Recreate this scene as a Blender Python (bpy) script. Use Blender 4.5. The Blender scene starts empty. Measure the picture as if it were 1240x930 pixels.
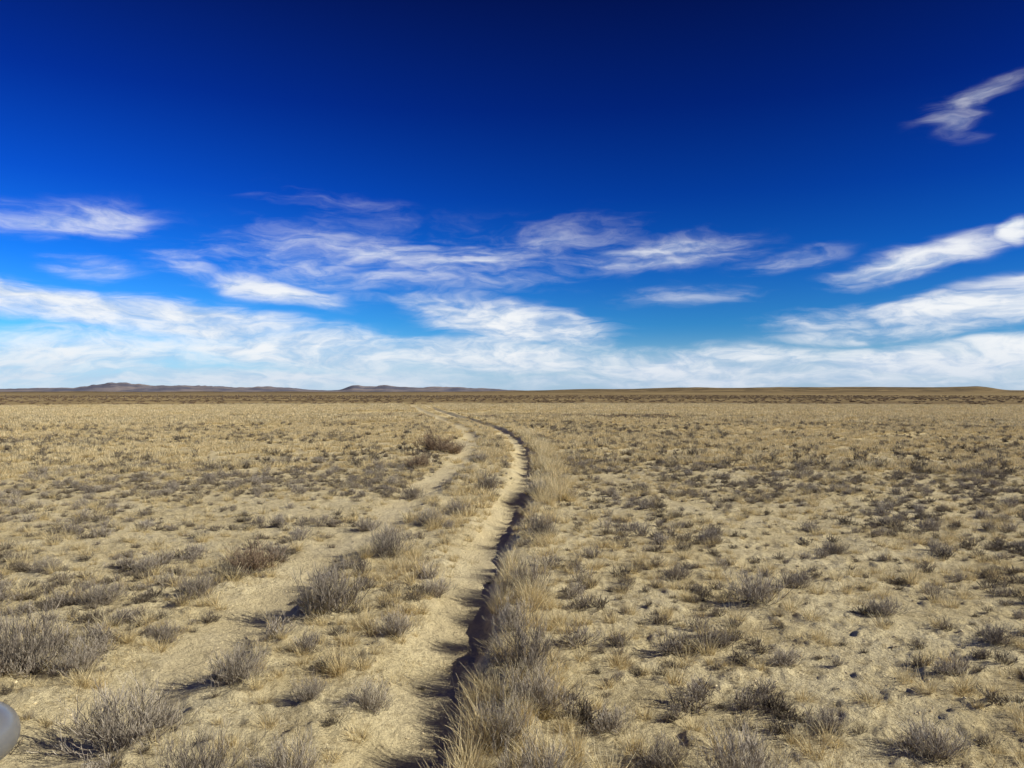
import bpy, math, numpy as np, random
from mathutils import Vector
R=math.radians
rng=np.random.default_rng(7); random.seed(7)
sc=bpy.context.scene
sc.view_settings.view_transform='Standard'; sc.view_settings.look='None'; sc.view_settings.exposure=0; sc.view_settings.gamma=1
F=937.0; H=1.7
def link(o): sc.collection.objects.link(o); return o

# ---------------- noise
def vnoise(x,y,seed=0):
    xi=np.floor(x).astype(np.int64); yi=np.floor(y).astype(np.int64)
    xf=x-xi; yf=y-yi
    u=xf*xf*(3-2*xf); v=yf*yf*(3-2*yf)
    def h(a,b):
        n=(a*374761393+b*668265263+seed*982451653)&0x7fffffff
        n=((n^(n>>13))*1274126177)&0x7fffffff
        n=(n^(n>>16))&0xffff
        return n/65535.0
    return (h(xi,yi)*(1-u)+h(xi+1,yi)*u)*(1-v)+(h(xi,yi+1)*(1-u)+h(xi+1,yi+1)*u)*v
def fbm(x,y,o=4,seed=0):
    s=0;a=1;t=0
    for i in range(o):
        s=s+a*vnoise(x*2**i+i*17.3,y*2**i+i*9.1,seed+i); t+=a; a*=.5
    return s/t
def sstep(a,b,x):
    t=np.clip((x-a)/(b-a),0,1); return t*t*(3-2*t)

# ---------------- track curve (x of the right rut as function of y)
TP=[(-10,-.9),(0,-.62),(3.5,-.44),(6,-.34),(9.1,-.17),(12.7,.1),(16.8,.3),(21,.38),(25,.3),(30,.02),(35.4,-.6),(45.5,-2.1),(64,-5.4),(80,-8.0),(110,-12.5)]
ty=np.array([p[0] for p in TP],float); tx=np.array([p[1] for p in TP],float)
def natspl(X,Y):
    n=len(X); h=np.diff(X); A=np.eye(n); r=np.zeros(n)
    for i in range(1,n-1):
        A[i,i-1]=h[i-1];A[i,i]=2*(h[i-1]+h[i]);A[i,i+1]=h[i]
        r[i]=6*((Y[i+1]-Y[i])/h[i]-(Y[i]-Y[i-1])/h[i-1])
    M=np.linalg.solve(A,r)
    def f(x):
        x=np.clip(x,X[0],X[-1]); k=np.clip(np.searchsorted(X,x)-1,0,n-2)
        d=h[k];a=X[k+1]-x;b=x-X[k]
        return M[k]*a**3/(6*d)+M[k+1]*b**3/(6*d)+(Y[k]/d-M[k]*d/6)*a+(Y[k+1]/d-M[k+1]*d/6)*b
    return f
rut=natspl(ty,tx); GAUGE=1.66
def trk(x,y):
    c=rut(y); sl=(rut(y+.5)-rut(y-.5)); cs=1/np.sqrt(1+sl*sl)
    wob=(fbm(y*.45,y*0+3,2,5)-.5)*.10
    dr=(x-c-wob)*cs
    wob2=(fbm(y*.4,y*0+9,2,6)-.5)*.22
    dl=(x-c-wob2)*cs+GAUGE
    return dr,dl
def height(x,y):
    r=np.hypot(x,y)
    z=(fbm(x*.25,y*.25,3,1)-.5)*.12*sstep(0,6,r)
    z=z+(fbm(x*1.7,y*1.7,3,2)-.5)*.06
    near=1-sstep(35,60,r)
    dr,dl=trk(x,y)
    fade=1-sstep(85,105,y)
    rag=(fbm(x*2,y*1.6,3,14)-.5)*.22
    # steeper bank on the right side, long gentle slope on the left
    pr=(1-sstep(.09,.29,dr+rag*.8))*sstep(-.55,-.05,dr+rag)
    pl=(1-sstep(.10,.36,dl+rag))*sstep(-.6,-.05,dl+rag)
    dep=.65+.7*fbm(y*.4,y*0,2,11)
    depl=.25+.75*sstep(.3,.65,fbm(y*.28,y*0+4,3,13))
    berm=np.exp(-((dr-.40)/.15)**2)*.035+np.exp(-((dl-.48)/.16)**2)*.025
    z=z+fade*(-.115*dep*pr-.07*depl*pl+berm*(.3+1.2*fbm(x*2,y*2,2,12)))
    cl=fbm(x*9,y*9,4,3)
    inr=np.maximum(pr,pl*.7)*fade
    z=z+near*(1-.6*inr)*((np.clip(cl-.5,0,1)*.09)+(fbm(x*22,y*22,3,4)-.5)*.018)
    # far terrain
    z=z+sstep(110,900,r)*(fbm(x*.004,y*.004,3,21)-.45)*2.0*sstep(110,1500,r)
    az=np.arctan2(x,y)
    px=620+F*np.tan(np.clip(az,-1.2,1.2))
    # broad low ridge to the right ~3 km
    prof=sstep(430,900,px)*(1-.6*sstep(1180,1225,px))*(.80+.34*fbm(px*.02,px*0,4,30))
    prof=np.where(np.abs(az)<1.3,prof,.3)
    z=z+sstep(1700,3200,r)*(1-sstep(3600,5000,r))*21*prof
    prof2=(1-sstep(300,760,px))
    z=z+sstep(2500,5200,r)*(2+6*prof2*(fbm(px*.02,px*0+2,4,33)))*(1-sstep(5500,7000,r))
    def bump(c,w,hh): return hh*np.exp(-(np.abs(px-c)/w)**1.7)
    far=bump(140,24,42)+bump(130,90,40)+bump(228,70,42)+bump(330,60,42)+bump(428,14,44)+bump(462,26,40)+bump(520,70,44)+bump(20,60,22)+bump(590,60,20)
    far=far*(.75+.6*fbm(px*.07,r*.0004,4,41))
    z=z+np.where(np.abs(az)<1.3,sstep(7000,8600,r)*(1-sstep(9000,11500,r))*far*1.15,0)
    return z

# ---------------- materials
def mat(name): 
    m=bpy.data.materials.new(name); m.use_nodes=True; nt=m.node_tree
    return m,nt,nt.nodes['Principled BSDF']
class NB:
    def __init__(s,nt): s.nt=nt
    def n(s,t,**k):
        a=s.nt.nodes.new(t)
        for q,v in k.items(): setattr(a,q,v)
        return a
    def l(s,a,b): s.nt.links.new(a,b)
    def put(s,sock,v):
        if isinstance(v,bpy.types.NodeSocket): s.l(v,sock)
        elif v is not None: sock.default_value=v
    def M(s,op,a,b=None,c=None,clamp=False):
        m=s.n('ShaderNodeMath',operation=op); m.use_clamp=clamp
        for i,v in enumerate((a,b,c)): s.put(m.inputs[i],v)
        return m.outputs[0]
    def ss(s,x,lo,hi,a=0.,b=1.):
        m=s.n('ShaderNodeMapRange',interpolation_type='SMOOTHSTEP')
        for i,v in enumerate((x,lo,hi,a,b)): s.put(m.inputs[i],v)
        return m.outputs[0]
    def mix(s,f,a,b,bt='MIX'):
        m=s.n('ShaderNodeMix',data_type='RGBA',blend_type=bt)
        s.put(m.inputs[0],f); s.put(m.inputs[6],a); s.put(m.inputs[7],b); return m.outputs[2]
    def noise(s,vec,scale,detail=4,rough=.55,dist=0):
        m=s.n('ShaderNodeTexNoise'); s.put(m.inputs['Vector'],vec)
        m.inputs['Scale'].default_value=scale;m.inputs['Detail'].default_value=detail
        m.inputs['Roughness'].default_value=rough;m.inputs['Distortion'].default_value=dist
        return m
    def comb(s,x,y,z=0.):
        m=s.n('ShaderNodeCombineXYZ')
        for i,v in enumerate((x,y,z)): s.put(m.inputs[i],v)
        return m.outputs[0]
def c4(r,g,b): return (r,g,b,1)

# ground material
gm,nt,bs=mat('dry_soil'); nb=NB(nt)
geo=nb.n('ShaderNodeNewGeometry'); P=geo.outputs['Position']
sep=nb.n('ShaderNodeSeparateXYZ'); nb.l(P,sep.inputs[0]); X,Y,Z=sep.outputs
r=nb.M('SQRT',nb.M('ADD',nb.M('MULTIPLY',X,X),nb.M('MULTIPLY',Y,Y)))
n1=nb.noise(P,.9,5).outputs[0]; n2=nb.noise(P,14,5,.65).outputs[0]; n3=nb.noise(P,90,3,.6).outputs[0]; n4=nb.noise(P,.12,4).outputs[0]; n7=nb.noise(P,3.3,5,.65).outputs[0]
soil=nb.mix(nb.ss(n1,.35,.65),c4(.78,.645,.35),c4(.89,.76,.45))
soil=nb.mix(nb.ss(n7,.50,.66,0.,.5),soil,c4(.48,.375,.19))
soil=nb.mix(nb.ss(n2,.50,.66,0.,.65),soil,c4(.44,.34,.17))
soil=nb.mix(nb.ss(n3,.52,.72,0.,.65),soil,c4(.23,.175,.095))
soil=nb.mix(nb.ss(n3,.45,.25,0.,.45),soil,c4(.90,.80,.54))
att=nb.n('ShaderNodeAttribute',attribute_name='track')
soil=nb.mix(nb.M('MULTIPLY',att.outputs['Fac'],.6),soil,nb.mix(n2,c4(.75,.61,.34),c4(.88,.75,.46)))
strw=nb.mix(nb.ss(nb.noise(P,2.2,6,.7).outputs[0],.38,.62),c4(.46,.345,.14),c4(.88,.69,.31))
strw=nb.mix(nb.ss(n4,.42,.62,0.,.6),strw,c4(.92,.74,.36))
col=nb.mix(nb.M('MULTIPLY',nb.ss(r,14.,45.,0.,.85),nb.M('SUBTRACT',1.,att.outputs['Fac'])),soil,strw)
pv=nb.n('ShaderNodeMapping'); nb.l(P,pv.inputs[0]); pv.inputs['Scale'].default_value=(.25,1,1)
n5=nb.noise(pv.outputs[0],.05,6,.65).outputs[0]; n6=nb.noise(pv.outputs[0],.006,6,.6).outputs[0]
far1=nb.mix(nb.ss(n5,.40,.60),c4(.24,.17,.065),c4(.52,.38,.155))
far1=nb.mix(nb.ss(n6,.44,.6),far1,c4(.20,.14,.06))
edge=nb.ss(nb.M('ADD',Y,nb.M('MULTIPLY',n5,60.)),122.,145.)
col=nb.mix(edge,col,far1)
gull=nb.noise(P,.012,7,.7,.6).outputs[0]
rid=nb.mix(nb.ss(gull,.42,.60),c4(.10,.072,.032),c4(.36,.255,.11))
col=nb.mix(nb.ss(r,1200.,2600.),col,rid)
hil=nb.mix(nb.ss(nb.noise(P,.003,6,.7).outputs[0],.42,.6),c4(.15,.15,.18),c4(.32,.27,.24))  # bluish far hills: aerial haze put into the base colour
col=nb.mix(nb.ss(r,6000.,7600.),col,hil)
nb.l(col,bs.inputs['Base Color']); bs.inputs['Roughness'].default_value=.95; bs.inputs['Specular IOR Level'].default_value=.1
b1=nb.n('ShaderNodeBump'); b1.inputs['Strength'].default_value=1.; b1.inputs['Distance'].default_value=.045
nb.l(nb.M('MULTIPLY',nb.noise(P,28,6,.7).outputs[0],nb.ss(r,60.,12.)),b1.inputs['Height'])
b2=nb.n('ShaderNodeBump'); b2.inputs['Strength'].default_value=.7; b2.inputs['Distance'].default_value=8.
nb.l(nb.M('MULTIPLY',gull,nb.ss(r,800.,2600.)),b2.inputs['Height']); nb.l(b1.outputs[0],b2.inputs['Normal'])
nb.l(b2.outputs[0],bs.inputs['Normal'])

# ---------------- ground sheet
fa=np.radians(np.arange(-54,54.001,.13)); ca=np.radians(np.arange(58,302.1,4.))
ang=np.concatenate([fa,ca]); na=len(ang)
rr=[.25]
while rr[-1]<55: rr.append(rr[-1]*(1.012 if rr[-1]<2 else 1.0065))
while rr[-1]<14000: rr.append(rr[-1]*1.018)
rr=np.array(rr); nr=len(rr)
A,RR=np.meshgrid(ang,rr); gx=(RR*np.sin(A)).ravel(); gy=(RR*np.cos(A)).ravel(); gz=height(gx,gy)
co=np.stack([gx,gy,gz],1); co=np.vstack([co,[[0,0,0.]]]); ctr=len(co)-1
i,j=np.meshgrid(np.arange(nr-1),np.arange(na),indexing='ij'); j2=(j+1)%na
q=np.stack([i*na+j,(i+1)*na+j,(i+1)*na+j2,i*na+j2],-1).reshape(-1,4)
def np_mesh(name,co,quads,tris=None):
    me=bpy.data.meshes.new(name); me.vertices.add(len(co)); me.vertices.foreach_set('co',np.asarray(co,np.float32).ravel())
    nq=len(quads); ntt=0 if tris is None else len(tris)
    lp=np.concatenate([np.asarray(quads).ravel()]+([np.asarray(tris).ravel()] if ntt else [])).astype(np.int32)
    me.loops.add(len(lp)); me.loops.foreach_set('vertex_index',lp)
    me.polygons.add(nq+ntt)
    st=np.concatenate([np.arange(nq)*4, nq*4+np.arange(ntt)*3]).astype(np.int32)
    me.polygons.foreach_set('loop_start',st)
    me.update(calc_edges=True); me.validate(); return me
q=q[:,::-1]
tr=np.stack([np.arange(na),(np.arange(na)+1)%na,np.full(na,ctr)],1)[:,::-1]
me=np_mesh('ground',co,q,tr)
dr,dl=trk(co[:,0],co[:,1]); nn=(fbm(co[:,0]*2.5,co[:,1]*2.5,3,90)-.5)*.35
tm=np.maximum(1-sstep(.05,.36,np.abs(dr+.04+nn)),.8*(1-sstep(.05,.5,np.abs(dl+nn))))*(1-sstep(95,110,co[:,1]))
a=me.attributes.new('track','FLOAT','POINT'); a.data.foreach_set('value',tm.astype(np.float32))
me.polygons.foreach_set('use_smooth',np.ones(len(me.polygons),bool))
me.materials.append(gm); link(bpy.data.objects.new('ground',me))

# ---------------- plants
def plant_mat(name,base,mid,tip,alt,trans=.25):
    m,nt,bs=mat(name); nb=NB(nt)
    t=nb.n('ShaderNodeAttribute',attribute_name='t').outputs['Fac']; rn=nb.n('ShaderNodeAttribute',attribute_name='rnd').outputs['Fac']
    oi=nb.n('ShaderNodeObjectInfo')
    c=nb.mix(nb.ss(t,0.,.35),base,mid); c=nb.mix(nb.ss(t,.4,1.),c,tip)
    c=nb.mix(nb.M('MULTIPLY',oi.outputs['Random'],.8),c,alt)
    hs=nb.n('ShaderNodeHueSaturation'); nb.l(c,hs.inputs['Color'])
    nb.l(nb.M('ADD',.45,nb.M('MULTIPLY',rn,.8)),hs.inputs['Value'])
    nb.l(hs.outputs[0],bs.inputs['Base Color']); bs.inputs['Roughness'].default_value=.8; bs.inputs['Specular IOR Level'].default_value=.2
    if trans:
        tb=nb.n('ShaderNodeBsdfTranslucent'); nb.l(hs.outputs[0],tb.inputs[0]); mx=nb.n('ShaderNodeMixShader'); mx.inputs[0].default_value=trans
        nb.l(bs.outputs[0],mx.inputs[1]); nb.l(tb.outputs[0],mx.inputs[2]); nb.l(mx.outputs[0],nt.nodes['Material Output'].inputs[0])
    return m
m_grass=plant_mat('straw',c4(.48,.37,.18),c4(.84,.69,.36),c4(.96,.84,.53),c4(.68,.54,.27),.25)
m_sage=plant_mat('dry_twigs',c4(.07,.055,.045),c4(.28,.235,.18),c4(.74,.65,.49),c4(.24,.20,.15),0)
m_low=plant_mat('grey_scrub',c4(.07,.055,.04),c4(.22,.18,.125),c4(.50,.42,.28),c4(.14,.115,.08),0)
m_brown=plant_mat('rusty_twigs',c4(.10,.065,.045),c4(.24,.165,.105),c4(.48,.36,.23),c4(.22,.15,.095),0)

class Rib:
    def __init__(s): s.v=[];s.q=[];s.t=[];s.r=[]
    def add(s,pts,w0,w1,t0=0.,t1=1.,rn=None):
        rn=random.random() if rn is None else rn
        a=random.random()*6.283; side=Vector((math.cos(a),math.sin(a),random.uniform(-.3,.3)))
        d=(pts[-1]-pts[0]); side=(side-d*(side.dot(d)/max(d.length_squared,1e-9)))
        if side.length<1e-4: side=Vector((1,0,0))
        side.normalize(); n=len(pts); b=len(s.v)
        for k,p in enumerate(pts):
            f=k/(n-1); w=(w0*(1-f)+w1*f)/2
            s.v.append(p-side*w); s.v.append(p+side*w); tt=t0*(1-f)+t1*f; s.t+= [tt,tt]; s.r+=[rn,rn]
            if k: s.q.append((b+2*k-2,b+2*k-1,b+2*k+1,b+2*k))
    def mesh(s,name,m):
        me=np_mesh(name,np.array([tuple(p) for p in s.v]),np.array(s.q))
        for nm,d in (('t',s.t),('rnd',s.r)):
            a=me.attributes.new(nm,'FLOAT','POINT'); a.data.foreach_set('value',np.array(d,np.float32))
        me.materials.append(m); return me
def grass_tuft(name,n,rad,h,w,m=None,spread=.8,seg=4):
    rb=Rib()
    for _ in range(n):
        a=random.random()*6.283; rr_=rad*math.sqrt(random.random()); p=Vector((rr_*math.cos(a),rr_*math.sin(a),-.01))
        a2=a+random.gauss(0,.8); lean=abs(random.gauss(0,.45))*spread+ .25*rr_/rad
        L=h*random.uniform(.45,1.05)*(1.25 if random.random()<.08 else 1)
        pts=[p.copy()]; cur=p.copy(); 
        for k in range(seg):
            cur=cur+Vector((math.sin(lean)*math.cos(a2),math.sin(lean)*math.sin(a2),math.cos(lean)))*(L/seg); pts.append(cur.copy())
            lean=min(lean+random.uniform(.02,.3)*spread,1.9); a2+=random.gauss(0,.12)
        rb.add(pts,w,w*.35)
    return rb.mesh(name,m or m_grass)
def shrub(name,W,Hh,nst,nsub,ntip,m,w=.005,tipw=.0025,up=.5,straw=0):
    rb=Rib()
    def wig(p,d,L,seg,bendup):
        pts=[p.copy()]; d=d.normalized(); 
        for k in range(seg):
            d=(d+Vector((random.gauss(0,.16),random.gauss(0,.16),random.gauss(0,.10)+bendup))).normalized()
            p=p+d*(L/seg); pts.append(p.copy())
        return pts,d
    for _ in range(nst):
        a=random.random()*6.283; el=math.asin(min(.98,random.uniform(.12,1)**.8))
        d=Vector((math.cos(a)*math.cos(el),math.sin(a)*math.cos(el),math.sin(el)))
        reach=1/math.sqrt((math.cos(el)/(W/2))**2+(math.sin(el)/Hh)**2)*random.uniform(.5,.8)
        b=Vector((random.gauss(0,W*.09),random.gauss(0,W*.09),-.01))
        pts,dd=wig(b,d,reach,5,.04)
        sr=random.random(); rb.add(pts,w,w*.55,0,.45,sr)
        for _ in range(nsub):
            k=random.choice([1,2,3,4,5]); p0=pts[k]; 
            d2=(dd+Vector((random.gauss(0,.6),random.gauss(0,.6),random.uniform(0,up)))).normalized()
            p2,d3=wig(p0,d2,reach*random.uniform(.25,.5),3,.08); rb.add(p2,w*.6,tipw,.3,.7,sr*.6+random.random()*.4)
            for _ in range(ntip):
                p1=random.choice(p2[1:]); d4=(d3+Vector((random.gauss(0,.45),random.gauss(0,.45),random.uniform(0,up*1.3)))).normalized()
                p4,_=wig(p1,d4,reach*random.uniform(.12,.32),2,.08); 
                for pp in p4: pp.z=max(pp.z,.004)
                rb.add(p4,tipw,tipw*.5,.6,1.)
    return rb.mesh(name,m)

def scatter(name,protos,xyz,rot,scl,idx):
    me=np_mesh(name,xyz,np.zeros((0,4),int)); n=len(xyz)
    a=me.attributes.new('rot','FLOAT_VECTOR','POINT'); a.data.foreach_set('vector',rot.astype(np.float32).ravel())
    a=me.attributes.new('scl','FLOAT_VECTOR','POINT'); a.data.foreach_set('vector',scl.astype(np.float32).ravel())
    a=me.attributes.new('idx','INT','POINT'); a.data.foreach_set('value',idx.astype(np.int32))
    ob=link(bpy.data.objects.new(name,me))
    coll=bpy.data.collections.new(name+'_kinds')
    for k,p in enumerate(protos):
        o=bpy.data.objects.new('%s_kind_%02d'%(name,k),p); coll.objects.link(o); o.parent=ob
    ng=bpy.data.node_groups.new(name+'_scatter','GeometryNodeTree')
    ng.interface.new_socket('Geometry',in_out='INPUT',socket_type='NodeSocketGeometry'); ng.interface.new_socket('Geometry',in_out='OUTPUT',socket_type='NodeSocketGeometry')
    N=ng.nodes; L=ng.links
    gi=N.new('NodeGroupInput');go=N.new('NodeGroupOutput');ci=N.new('GeometryNodeCollectionInfo'); ci.inputs[0].default_value=coll
    ci.inputs['Separate Children'].default_value=True; ci.inputs['Reset Children'].default_value=True
    ip=N.new('GeometryNodeInstanceOnPoints'); ip.inputs['Pick Instance'].default_value=True
    def at(nm,ty):
        q=N.new('GeometryNodeInputNamedAttribute'); q.data_type=ty; q.inputs[0].default_value=nm
        return [s for s in q.outputs if s.enabled and s.name=='Attribute'][0]
    er=N.new('FunctionNodeEulerToRotation'); L.new(at('rot','FLOAT_VECTOR'),er.inputs[0]); L.new(er.outputs[0],ip.inputs['Rotation'])
    L.new(at('scl','FLOAT_VECTOR'),ip.inputs['Scale']); L.new(at('idx','INT'),ip.inputs['Instance Index'])
    L.new(gi.outputs[0],ip.inputs['Points']); L.new(ci.outputs[0],ip.inputs['Instance']); L.new(ip.outputs[0],go.inputs[0])
    md=ob.modifiers.new('scatter','NODES'); md.node_group=ng
    print(name,n); return ob
def wedge(r0,r1,dens,half=R(44)):
    n=int(dens*half*(r1*r1-r0*r0)); rr_=np.sqrt(rng.uniform(r0*r0,r1*r1,n)); a_=rng.uniform(-half,half,n)
    return rr_*np.sin(a_),rr_*np.cos(a_)
def finish(x,y,s,idx,sz=None,tilt=.12):
    z=height(x,y); n=len(x)
    rot=np.stack([rng.normal(0,tilt,n),rng.normal(0,tilt,n),rng.uniform(0,6.283,n)],1)
    s3=np.stack([s,s,s*(rng.uniform(.75,1.2,n) if sz is None else sz)],1)
    return np.stack([x,y,z],1),rot,s3,idx
def cat(L): return [np.concatenate([l[k] for l in L]) for k in range(4)]

# dry grass
gp=[grass_tuft('tuft_a%d'%k,80,.05,.16,.0032) for k in range(4)]
gp+=[grass_tuft('tuft_b%d'%k,40,.10,.10,.003,spread=1.5,seg=3) for k in range(3)]
gp+=[grass_tuft('tuft_c%d'%k,90,.13,.15,.009,seg=2) for k in range(3)]
gp+=[grass_tuft('tuft_d%d'%k,150,.45,.19,.022,seg=2) for k in range(2)]
gp+=[grass_tuft('tuft_e%d'%k,120,.06,.30,.0034,spread=.7) for k in range(2)]
L=[]
for (r0,r1,de) in ((1.2,9,40),(9,20,30)):
    x,y=wedge(r0,r1,de); dr,dl=trk(x,y); pa=fbm(x*.7,y*.7,3,50)
    inr=(np.abs(dr+.05)<.24)|(np.abs(dl)<.28)
    k=(~inr|(rng.random(len(x))<.07))&(rng.random(len(x))<.15+.85*sstep(.32,.60,pa)); x,y=x[k],y[k]
    t=rng.random(len(x)); idx=np.where(t<.4,rng.integers(0,4,len(x)),rng.integers(4,7,len(x)))
    L.append(finish(x,y,rng.uniform(.35,1.0,len(x)),idx))
x,y=wedge(18,48,12); dr,dl=trk(x,y); pa=fbm(x*.4,y*.4,3,51)
k=(np.abs(dr)>.38)&((np.abs(dl)>.38)|(rng.random(len(x))<.10))&(rng.random(len(x))<.15+sstep(.22,.6,pa)); x,y=x[k],y[k]
L.append(finish(x,y,rng.uniform(.5,1.1,len(x)),rng.integers(7,10,len(x))))
x,y=wedge(44,112,2.8); dr,dl=trk(x,y); pa=fbm(x*.1,y*.15,3,52)
k=(np.abs(dr)>.7)&(np.abs(dl)>.7)&(rng.random(len(x))<.1+sstep(.15,.55,pa)); x,y=x[k],y[k]
L.append(finish(x,y,rng.uniform(.6,1.1,len(x)),rng.integers(10,12,len(x))))
def strip(y0,y1,n,off,sd,ids,s0,s1):
    yy=y0*(y1/y0)**rng.random(n); xx=rut(yy)+off+rng.normal(0,sd,n)
    dr,dl=trk(xx,yy); k=(dr>.15)|((dr<-.28)&(np.abs(dl)>.28)); k&=rng.random(n)<.15+sstep(.28,.55,fbm(xx*1.5,yy*.9,2,60)); xx,yy=xx[k],yy[k]
    return finish(xx,yy,rng.uniform(s0,s1,len(xx)),rng.choice(ids,len(xx)))
L.append(strip(2.2,14,290,.40,.18,[12,13,0,1,2,3],.45,.95))
L.append(strip(12,45,260,.5,.2,[12,13,8,9],.8,1.3))
L.append(strip(2.2,30,320,-.85,.3,[0,1,2,3,12,13,5],.4,.85))
L.append(strip(10,50,160,-.85,.25,[8,9,12],.7,1.1))
L.append(strip(3,40,150,-1.9,.3,[0,1,2,3,12,5],.5,.9))
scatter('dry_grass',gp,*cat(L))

# low scrub
lp=[shrub('scrub_a%d'%k,.26,.10,34,4,3,m_low,.0045,.0028,.5) for k in range(4)]
lp+=[shrub('scrub_b%d'%k,.34,.17,42,4,4,m_sage,.0048,.0026,.6) for k in range(3)]
lp+=[shrub('scrub_c%d'%k,.5,.20,28,3,3,m_low,.017,.010,.5) for k in range(2)]
lp+=[shrub('scrub_d%d'%k,1.6,.5,22,3,3,m_brown,.05,.035,.5) for k in range(2)]
L=[]
x,y=wedge(1.2,20,36.); dr,dl=trk(x,y); pa=fbm(x*.9+5,y*.9,3,70)
k=((np.abs(dr+.05)>.30)&(np.abs(dl)>.30)|(rng.random(len(x))<.06))&(rng.random(len(x))<(.17+.83*sstep(.36,.60,pa))*(.4+.6*sstep(.6,1.8,np.abs(x+.2)))); x,y=x[k],y[k]
t=rng.random(len(x)); L.append(finish(x,y,.3+.75*rng.random(len(x))**1.7,np.where(t<.75,rng.integers(0,4,len(x)),rng.integers(4,7,len(x)))))
x,y=wedge(18,60,4.6); dr,dl=trk(x,y); pa=fbm(x*.3+5,y*.3,3,71)
k=(np.abs(dr)>.5)&(np.abs(dl)>.5)&(rng.random(len(x))<.15+sstep(.35,.65,pa)); x,y=x[k],y[k]
L.append(finish(x,y,rng.uniform(.3,.9,len(x)),rng.integers(7,9,len(x))))
x,y=wedge(58,112,.25); dr,dl=trk(x,y); k=(np.abs(dr)>.9)&(np.abs(dl)>.9); x,y=x[k],y[k]
L.append(finish(x,y,rng.uniform(.15,.4,len(x)),rng.integers(9,11,len(x)),.35))
x,y=wedge(108,420,.05); L.append(finish(x,y,rng.uniform(.4,1.0,len(x)),rng.integers(9,11,len(x)),.6))
n=220; x=np.concatenate([rng.uniform(-13,-5.6,90),rng.uniform(-3.0,11,130)]); y=53+rng.normal(0,1.3,n)+.12*x
L.append(finish(x,y,rng.uniform(.4,.75,n),rng.integers(9,11,n),.42))
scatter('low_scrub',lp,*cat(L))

# clods and pebbles
import bmesh
def clod(name):
    me=bpy.data.meshes.new(name)
    bm=bmesh.new(); bmesh.ops.create_icosphere(bm,subdivisions=2,radius=.5)
    sd=random.random()*50
    from mathutils import noise as mn
    for v in bm.verts:
        v.co*=1+.5*mn.noise(v.co*2.2+Vector((sd,0,0))); v.co.z*=.6
    bm.to_mesh(me); bm.free(); me.materials.append(m_clod); return me
m_clod,nt,bs=mat('soil_clod'); nb=NB(nt); oi=nb.n('ShaderNodeObjectInfo'); nb.l(nb.mix(oi.outputs['Random'],c4(.52,.41,.22),c4(.86,.73,.44)),bs.inputs['Base Color']); bs.inputs['Roughness'].default_value=.95
cp=[clod('clod%d'%k) for k in range(4)]
x,y=wedge(1.2,14,120); dr,dl=trk(x,y); pa=fbm(x*1.2,y*1.2,3,80)
k=(rng.random(len(x))<sstep(.3,.7,pa)); x,y=x[k],y[k]
scatter('gravel',cp,*finish(x,y,.006+.016*rng.random(len(x))**3,rng.integers(0,4,len(x))))

# prominent shrubs
sm=[shrub('shrub_mesh_a%d'%k,.75,.42,80,6,5,m_sage,.006,.0028,.7) for k in range(4)]
sb=[shrub('shrub_mesh_b%d'%k,.75,.42,80,6,5,m_brown,.006,.0028,.7) for k in range(2)]
def put(px,py,w,kind=0,hr=1.0):
    y=H*F/(py-475); x=(px-620)/F*y
    me=random.choice(sm if kind==0 else sb); s=w/.75
    o=link(bpy.data.objects.new('sagebrush',me)); o.location=(x,y,float(height(np.array([x]),np.array([y]))[0])); o.rotation_euler=(0,0,random.random()*6.28); o.scale=(s,s,s*hr)
for a_ in [(305,692,.62,1,.9),(398,742,.62,0,1.15),(240,722,.42),(25,808,.7,0,1.1),(95,812,.38),(150,892,.66,0,.9),(235,962,.45,0,1.3),(345,955,.42,0,1.1),(285,826,.42),
 (470,677,.55,0,1.1),(527,718,.36),(480,764,.36),(375,848,.25),(450,850,.3),(120,730,.5,0,.8),(640,718,.46,0,1.2),(634,820,.5,0,1.35),(648,860,.42,0,1.1),(612,905,.36,0,1.3),(655,965,.42,0,1.2),(622,765,.35,0,1.3),
 (655,655,.5,0,1.2),(900,948,.45,0,1.1),(1130,912,.4,0,.8),(912,728,.55,0,.95),(960,710,.4,0,.8),(180,690,.4,0,.8),(1010,665,.4,0,.7),(950,800,.3,0,.7),(870,780,.3,0,.7),
 (525,546,1.5,1,.75),(548,548,1.1,1,.7),(508,568,.75,1,.95),(500,600,.5),(590,592,.6,0,1.1),(555,620,.5,0,.9),(520,636,.5,0,.9),(445,640,.45,0,.8),(650,600,.5,0,1.2),(580,560,.6,0,.9),
 (1205,780,.35,0,.7),(1070,745,.35,0,.8),(60,690,.35,0,.8),(200,770,.3,0,.8),(820,700,.35,0,.8),(740,880,.3,0,.8),(800,930,.3,0,.9),(1000,880,.3,0,.7)]:
    put(*a_)

# ---------------- fence
def box(bm,c,s,rz=0):
    from mathutils import Matrix
    r_=bmesh.ops.create_cube(bm,size=1,matrix=Matrix.Translation(c)@Matrix.Rotation(rz,4,'Z')@Matrix.Diagonal((*s,1)))
    return r_['verts']
wm,nt,bs=mat('weathered_wood'); nb=NB(nt); g_=nb.n('ShaderNodeNewGeometry'); nb.l(nb.mix(nb.noise(g_.outputs['Position'],8).outputs[0],c4(.10,.075,.05),c4(.22,.17,.12)),bs.inputs['Base Color']); bs.inputs['Roughness'].default_value=.9
bm=bmesh.new(); pts=[]
for k in range(36):
    x=-170+k*4.4+random.uniform(-.5,.5); y=205+.15*k+.2*math.sin(k); z=float(height(np.array([x]),np.array([y]))[0]); hh=random.uniform(.9,1.25)
    vs=box(bm,(x,y,z+hh/2),(.13,.13,hh),random.random()); lean=random.gauss(0,.08)
    for v in vs: v.co.x+=(v.co.z-z)*lean
    pts.append((x,y,z))
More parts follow.
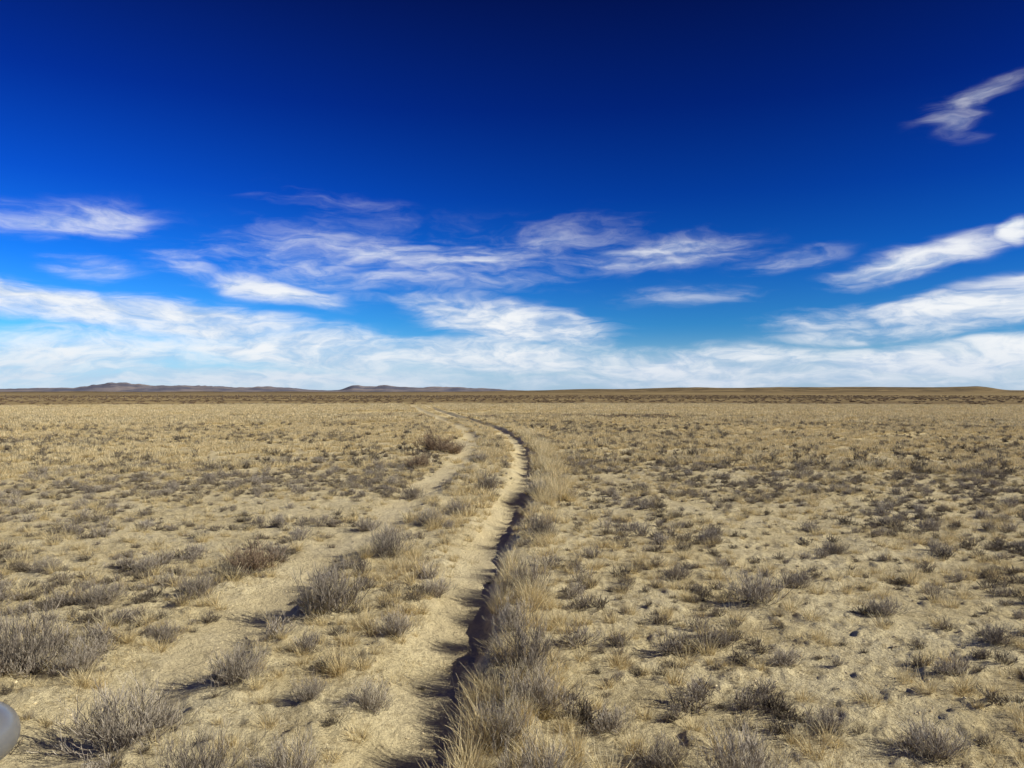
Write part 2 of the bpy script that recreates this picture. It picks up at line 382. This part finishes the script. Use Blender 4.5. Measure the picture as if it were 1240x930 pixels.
for zz in (.4,.85):
    for a_,b_ in zip(pts[:-1],pts[1:]):
        p=Vector(a_)+Vector((0,-.09,zz));q_=Vector(b_)+Vector((0,-.09,zz)); d=.008
        vs=[bm.verts.new(v) for v in (p-Vector((0,0,d/2)),q_-Vector((0,0,d/2)),q_+Vector((0,0,d/2)),p+Vector((0,0,d/2)))]; bm.faces.new(vs)
me=bpy.data.meshes.new('wire_fence'); bm.to_mesh(me); bm.free(); me.materials.append(wm); link(bpy.data.objects.new('wire_fence',me))

# ---------------- parked car (only its front corner reaches the frame)
def simple(name,col,rough=.5,metal=0,coat=0):
    m,nt,bs=mat(name); nb=NB(nt); tc=nb.n('ShaderNodeTexCoord')
    n_=nb.noise(tc.outputs['Object'],6,6,.6).outputs[0]
    nb.l(nb.mix(nb.ss(n_,.4,.7,0.,.5),c4(*col),c4(*[min(1,c*.8+.06) for c in col])),bs.inputs['Base Color'])
    bs.inputs['Roughness'].default_value=rough;bs.inputs['Metallic'].default_value=metal;bs.inputs['Coat Weight'].default_value=coat; return m
paint=simple('silver_paint',(.30,.30,.30),.4,.4,.3); rubber=simple('rubber',(.02,.02,.02),.8); glass=simple('tinted_glass',(.02,.025,.03),.08); lens=simple('headlamp_lens',(.17,.17,.165),.3,.1,.2); trim=simple('black_trim',(.03,.03,.03),.6); alloy=simple('alloy',(.5,.5,.5),.3,.9)
car=link(bpy.data.objects.new('parked_car',None)); CX=-2.165; CY=2.24
car.location=(CX,CY,0.04)
def part(name,me,m,smooth=True):
    me.materials.append(m); o=link(bpy.data.objects.new(name,me)); o.parent=car
    if smooth: me.polygons.foreach_set('use_smooth',np.ones(len(me.polygons),bool))
    return o
def loft(name,secs,m,sub=1):
    bm=bmesh.new(); rings=[]
    for (y,wb,wt,z0,z1) in secs:
        ring=[]; prof=[(wb*.85,z0),(wb,z0+(z1-z0)*.18),(wb*1.0,z0+(z1-z0)*.5),(wb*.98*.5+wt*.5,z0+(z1-z0)*.82),(wt*.90,z1-.012),(wt*.55,z1+.006),(0,z1+.02)]
        full=prof+[(-a,b) for a,b in prof[-2::-1]]
        for a,b in full: ring.append(bm.verts.new((a,y,b)))
        rings.append(ring)
    for r0_,r1_ in zip(rings[:-1],rings[1:]):
        for k in range(len(r0_)): 
            k2=(k+1)%len(r0_); bm.faces.new((r0_[k],r0_[k2],r1_[k2],r1_[k]))
    bm.faces.new(rings[0]); bm.faces.new(rings[-1][::-1]); bmesh.ops.recalc_face_normals(bm,faces=bm.faces)
    me=bpy.data.meshes.new(name); bm.to_mesh(me); bm.free(); o=part(name,me,m)
    s_=o.modifiers.new('s','SUBSURF'); s_.levels=s_.render_levels=2; return o
loft('body',[(0,.62,.55,.36,.72),(-.10,.80,.74,.24,.83),(-.32,.90,.85,.22,.90),(-.8,.93,.88,.24,.97),(-1.45,.93,.89,.26,1.04),(-2.6,.94,.90,.24,1.05),(-3.7,.93,.88,.26,1.04),(-4.4,.88,.82,.32,1.0),(-4.62,.78,.7,.38,.85)],paint)
loft('cabin_glass',[(-1.25,.82,.70,1.0,1.06),(-1.95,.84,.64,1.0,1.44),(-2.9,.84,.66,1.0,1.50),(-3.8,.82,.62,1.0,1.42),(-4.3,.76,.62,1.0,1.08)],glass)
loft('roof',[(-1.98,.60,.58,1.43,1.475),(-2.4,.65,.62,1.45,1.535),(-3.0,.66,.63,1.45,1.54),(-3.75,.62,.59,1.41,1.47)],paint)
for sx in (-1,1):
    bm=bmesh.new(); bmesh.ops.create_uvsphere(bm,u_segments=24,v_segments=14,radius=1)
    for v in bm.verts: v.co.x*=.13; v.co.y*=.20; v.co.z*=.095
    me=bpy.data.meshes.new('headlamp'); bm.to_mesh(me); bm.free(); o=part('headlamp_%s'%('r' if sx>0 else 'l'),me,lens); o.location=(sx*.71,-.18,.745); o.rotation_euler=(R(-12),0,R(sx*38))
    bm=bmesh.new(); bmesh.ops.create_uvsphere(bm,u_segments=16,v_segments=10,radius=1)
    for v in bm.verts: v.co.x*=.12;v.co.y*=.07;v.co.z*=.08
    me=bpy.data.meshes.new('mirror'); bm.to_mesh(me); bm.free(); o=part('side_mirror_%s'%('r' if sx>0 else 'l'),me,paint); o.location=(sx*1.0,-1.65,1.1)
    for wy,nm in ((-.88,'f'),(-3.72,'r')):
        bm=bmesh.new()
        prof=[(.20,-.09),(.29,-.11),(.325,-.10),(.34,-.06),(.34,.06),(.325,.10),(.29,.11),(.20,.09)]
        S=40; rings=[[bm.verts.new((b_,a_*math.cos(6.2832*k/S),a_*math.sin(6.2832*k/S))) for a_,b_ in prof] for k in range(S)]
        for k in range(S):
            for j_ in range(len(prof)):
                j3=(j_+1)%len(prof); bm.faces.new((rings[k][j_],rings[(k+1)%S][j_],rings[(k+1)%S][j3],rings[k][j3]))
        bmesh.ops.recalc_face_normals(bm,faces=bm.faces)
        me=bpy.data.meshes.new('tyre'); bm.to_mesh(me); bm.free(); o=part('tyre_%s%s'%(nm,'r' if sx>0 else 'l'),me,rubber); o.location=(sx*.86,wy,.30)
        bm=bmesh.new()
        for k in range(5):
            a_=k*6.2832/5; vs=box(bm,(0,0,.105),(.03,.055,.2))
            for v in vs: y_,z_=v.co.y,v.co.z; v.co.y=y_*math.cos(a_)-z_*math.sin(a_); v.co.z=y_*math.sin(a_)+z_*math.cos(a_)
        me=bpy.data.meshes.new('spokes'); bm.to_mesh(me); bm.free(); o=part('wheel_spokes_%s%s'%(nm,'r' if sx>0 else 'l'),me,alloy,False); o.location=(sx*.955,wy,.30)
bm=bmesh.new()
for k in range(4): box(bm,(0,0,k*.045),(.9-.05*k,.05,.02))
me=bpy.data.meshes.new('grille'); bm.to_mesh(me); bm.free(); o=part('grille',me,trim,False); o.location=(0,-.01,.42)

# ---------------- sun + world
SE=R(29.5); SA=R(103)   # azimuth measured clockwise from +Y
sd=Vector((math.sin(SA)*math.cos(SE),math.cos(SA)*math.cos(SE),math.sin(SE)))
ld=bpy.data.lights.new('sun','SUN'); ld.energy=5; ld.angle=R(.5); ld.color=(1,.96,.875)
so=link(bpy.data.objects.new('sun',ld)); so.rotation_euler=sd.to_track_quat('Z','Y').to_euler(); so.location=(50,0,40)

w=bpy.data.worlds.new('World'); sc.world=w; w.use_nodes=True; nt=w.node_tree; nb=NB(nt); bg=nt.nodes['Background']
sky=nb.n('ShaderNodeTexSky',sky_type='NISHITA'); sky.sun_disc=False; sky.sun_elevation=SE; sky.sun_rotation=SA; sky.altitude=2000; sky.air_density=1; sky.dust_density=.3; sky.ozone_density=3
tc=nb.n('ShaderNodeTexCoord'); D=tc.outputs['Generated']; sp=nb.n('ShaderNodeSeparateXYZ'); nb.l(D,sp.inputs[0]); X,Y,Z=sp.outputs
az=nb.M('ARCTAN2',X,Y); el=nb.M('ARCSINE',Z)
ramp=nb.n('ShaderNodeValToRGB'); nb.l(nb.M('DIVIDE',el,math.pi/2,clamp=True),ramp.inputs[0]); cr=ramp.color_ramp
cr.elements[0].position=0; cr.elements[0].color=c4(.62,.8,1)
cr.elements[1].position=1; cr.elements[1].color=c4(.05,.10,.35)
for p,c in ((2,(.40,.75,1)),(5,(.13,.56,1)),(9,(.035,.37,1)),(14,(.012,.20,.82)),(20,(.006,.095,.55)),(27,(.010,.05,.30)),(45,(.02,.05,.25))):
    e=cr.elements.new(p/90); e.color=c4(*c)
skyc=nb.mix(1.,sky.outputs[0],ramp.outputs[0],'MULTIPLY')
sky_gain=nb.ss(az,-.6,.35,1.5,.95)
skyc=nb.mix(1.,skyc,nb.comb(sky_gain,sky_gain,sky_gain),'MULTIPLY')
# clouds
base=nb.comb(az,el)
def scl(v,s):
    m=nb.n('ShaderNodeMapping'); nb.l(v,m.inputs[0]); m.inputs['Scale'].default_value=s[:3] if len(s)>=3 else (*s,1)
    if len(s)>3: m.inputs['Rotation'].default_value=(0,0,s[3])
    return m.outputs[0]
def vop(op,a,b):
    m=nb.n('ShaderNodeVectorMath',operation=op); nb.put(m.inputs[0],a); nb.put(m.inputs[1],b); return m.outputs[0]
wn=nb.noise(scl(base,(3.5,12,1)),1.3,3,.55).outputs['Color']
warp=vop('MULTIPLY',vop('SUBTRACT',wn,(.5,.5,.5)),(.15,.05,0))
Pw=vop('ADD',base,warp)
warp2=vop('MULTIPLY',vop('SUBTRACT',nb.noise(scl(base,(14,40,1)),1.,3,.6).outputs['Color'],(.5,.5,.5)),(.04,.018,0))
Pw2=vop('ADD',Pw,warp2)
nA=nb.noise(scl(Pw2,(6,28,1,R(-3))),1.,8,.6,.1).outputs[0]
nF=nb.noise(scl(Pw2,(9,95,1,R(5))),1.,5,.55,.2).outputs[0]
nC=nb.noise(scl(Pw2,(28,80,1)),1.,6,.6).outputs[0]
clouds=[ # cx,cy,half w,half h (px), tilt deg(+ = rising right), strength
 (90,374,190,28,-6,1.15),(250,394,170,26,-8,1.05),(0,354,70,22,-8,1.05),(325,350,95,20,-8,.95),
 (625,394,125,30,-8,1.2),(535,376,80,16,-14,.85),(700,410,60,14,-8,.85),(480,315,260,46,0,.56),(360,300,140,36,4,.44),(805,303,125,22,4,.64),(650,302,130,30,10,.42),
 (1100,316,120,18,9,1.0),(1222,284,32,18,10,1.1),(1180,372,150,22,3,1.1),(1010,385,120,18,4,.62),(960,312,70,14,8,.44),(1230,345,90,14,6,.7),(1090,402,190,14,3,.7),
 (95,260,120,22,6,.64),(115,320,60,18,-10,.5),(215,318,60,22,-10,.5),(1190,118,70,20,14,.46),(1160,138,40,18,-25,.42),(840,355,120,14,2,.36),(410,245,110,18,-8,.26),
 (60,432,280,36,0,.95),(380,425,210,28,-4,1.05),(600,434,220,22,-2,1.05),(840,443,240,22,0,1.1),(1100,438,210,24,3,1.2),(1230,425,120,22,0,1.15),(300,458,440,18,0,.9),(900,460,440,16,0,.95)]
tot=None
for cx,cy,hw,hh,ti,st in clouds:
    a0=math.atan((cx-620)/F); e0=math.atan((475-cy)/F*math.cos(a0))
    m=nb.n('ShaderNodeMapping',vector_type='TEXTURE'); nb.l(Pw,m.inputs[0]); m.inputs['Location'].default_value=(a0,e0,0)
    m.inputs['Rotation'].default_value=(0,0,R(ti)); k=math.cos(a0); m.inputs['Scale'].default_value=(hw*1.45/F*k*k,hh*1.5/F*k,1)
    g=nb.n('ShaderNodeTexGradient',gradient_type='SPHERICAL'); nb.l(m.outputs[0],g.inputs[0])
    v=nb.M('MULTIPLY',nb.ss(g.outputs[1],0.,.85),st)
    tot=v if tot is None else nb.M('MAXIMUM',tot,v)
nz=nb.M('ADD',nb.M('MULTIPLY',nA,.65),nb.M('ADD',nb.M('MULTIPLY',nF,.32),nb.M('MULTIPLY',nC,.24)))
cd=nb.ss(nb.M('ADD',tot,nb.M('MULTIPLY',nb.M('SUBTRACT',nz,.62),2.6)),-.05,1.3)
cd=nb.M('MULTIPLY',cd,nb.M('MULTIPLY',tot,1.9,clamp=True))
cd=nb.M('MULTIPLY',cd,.97)
sh=nb.ss(nb.M('ADD',nb.M('MULTIPLY',nC,.5),nb.M('MULTIPLY',nA,.5)),.36,.58)
ccol=nb.mix(sh,c4(.48,.61,.80),c4(.92,.94,.96))
ccol=nb.mix(nb.ss(el,.06,.01,0.,.45),ccol,c4(.46,.58,.76))
haze=nb.M('MULTIPLY',nb.ss(el,.08,.0),.65)
SK=.1
skys=nb.mix(1.,skyc,c4(SK,SK,SK),'MULTIPLY')
skys=nb.mix(haze,skys,c4(.40,.56,.78))
fin=nb.mix(cd,skys,ccol)
nb.l(fin,bg.inputs[0]); bg.inputs[1].default_value=1.0

# ---------------- camera
cam=bpy.data.cameras.new('camera'); cam.sensor_width=36; cam.lens=36*F/1240; cam.clip_start=.05; cam.clip_end=30000
co_=link(bpy.data.objects.new('camera',cam)); co_.location=(0,0,H); co_.rotation_euler=(R(90)+math.atan(10/F),0,0); sc.camera=co_
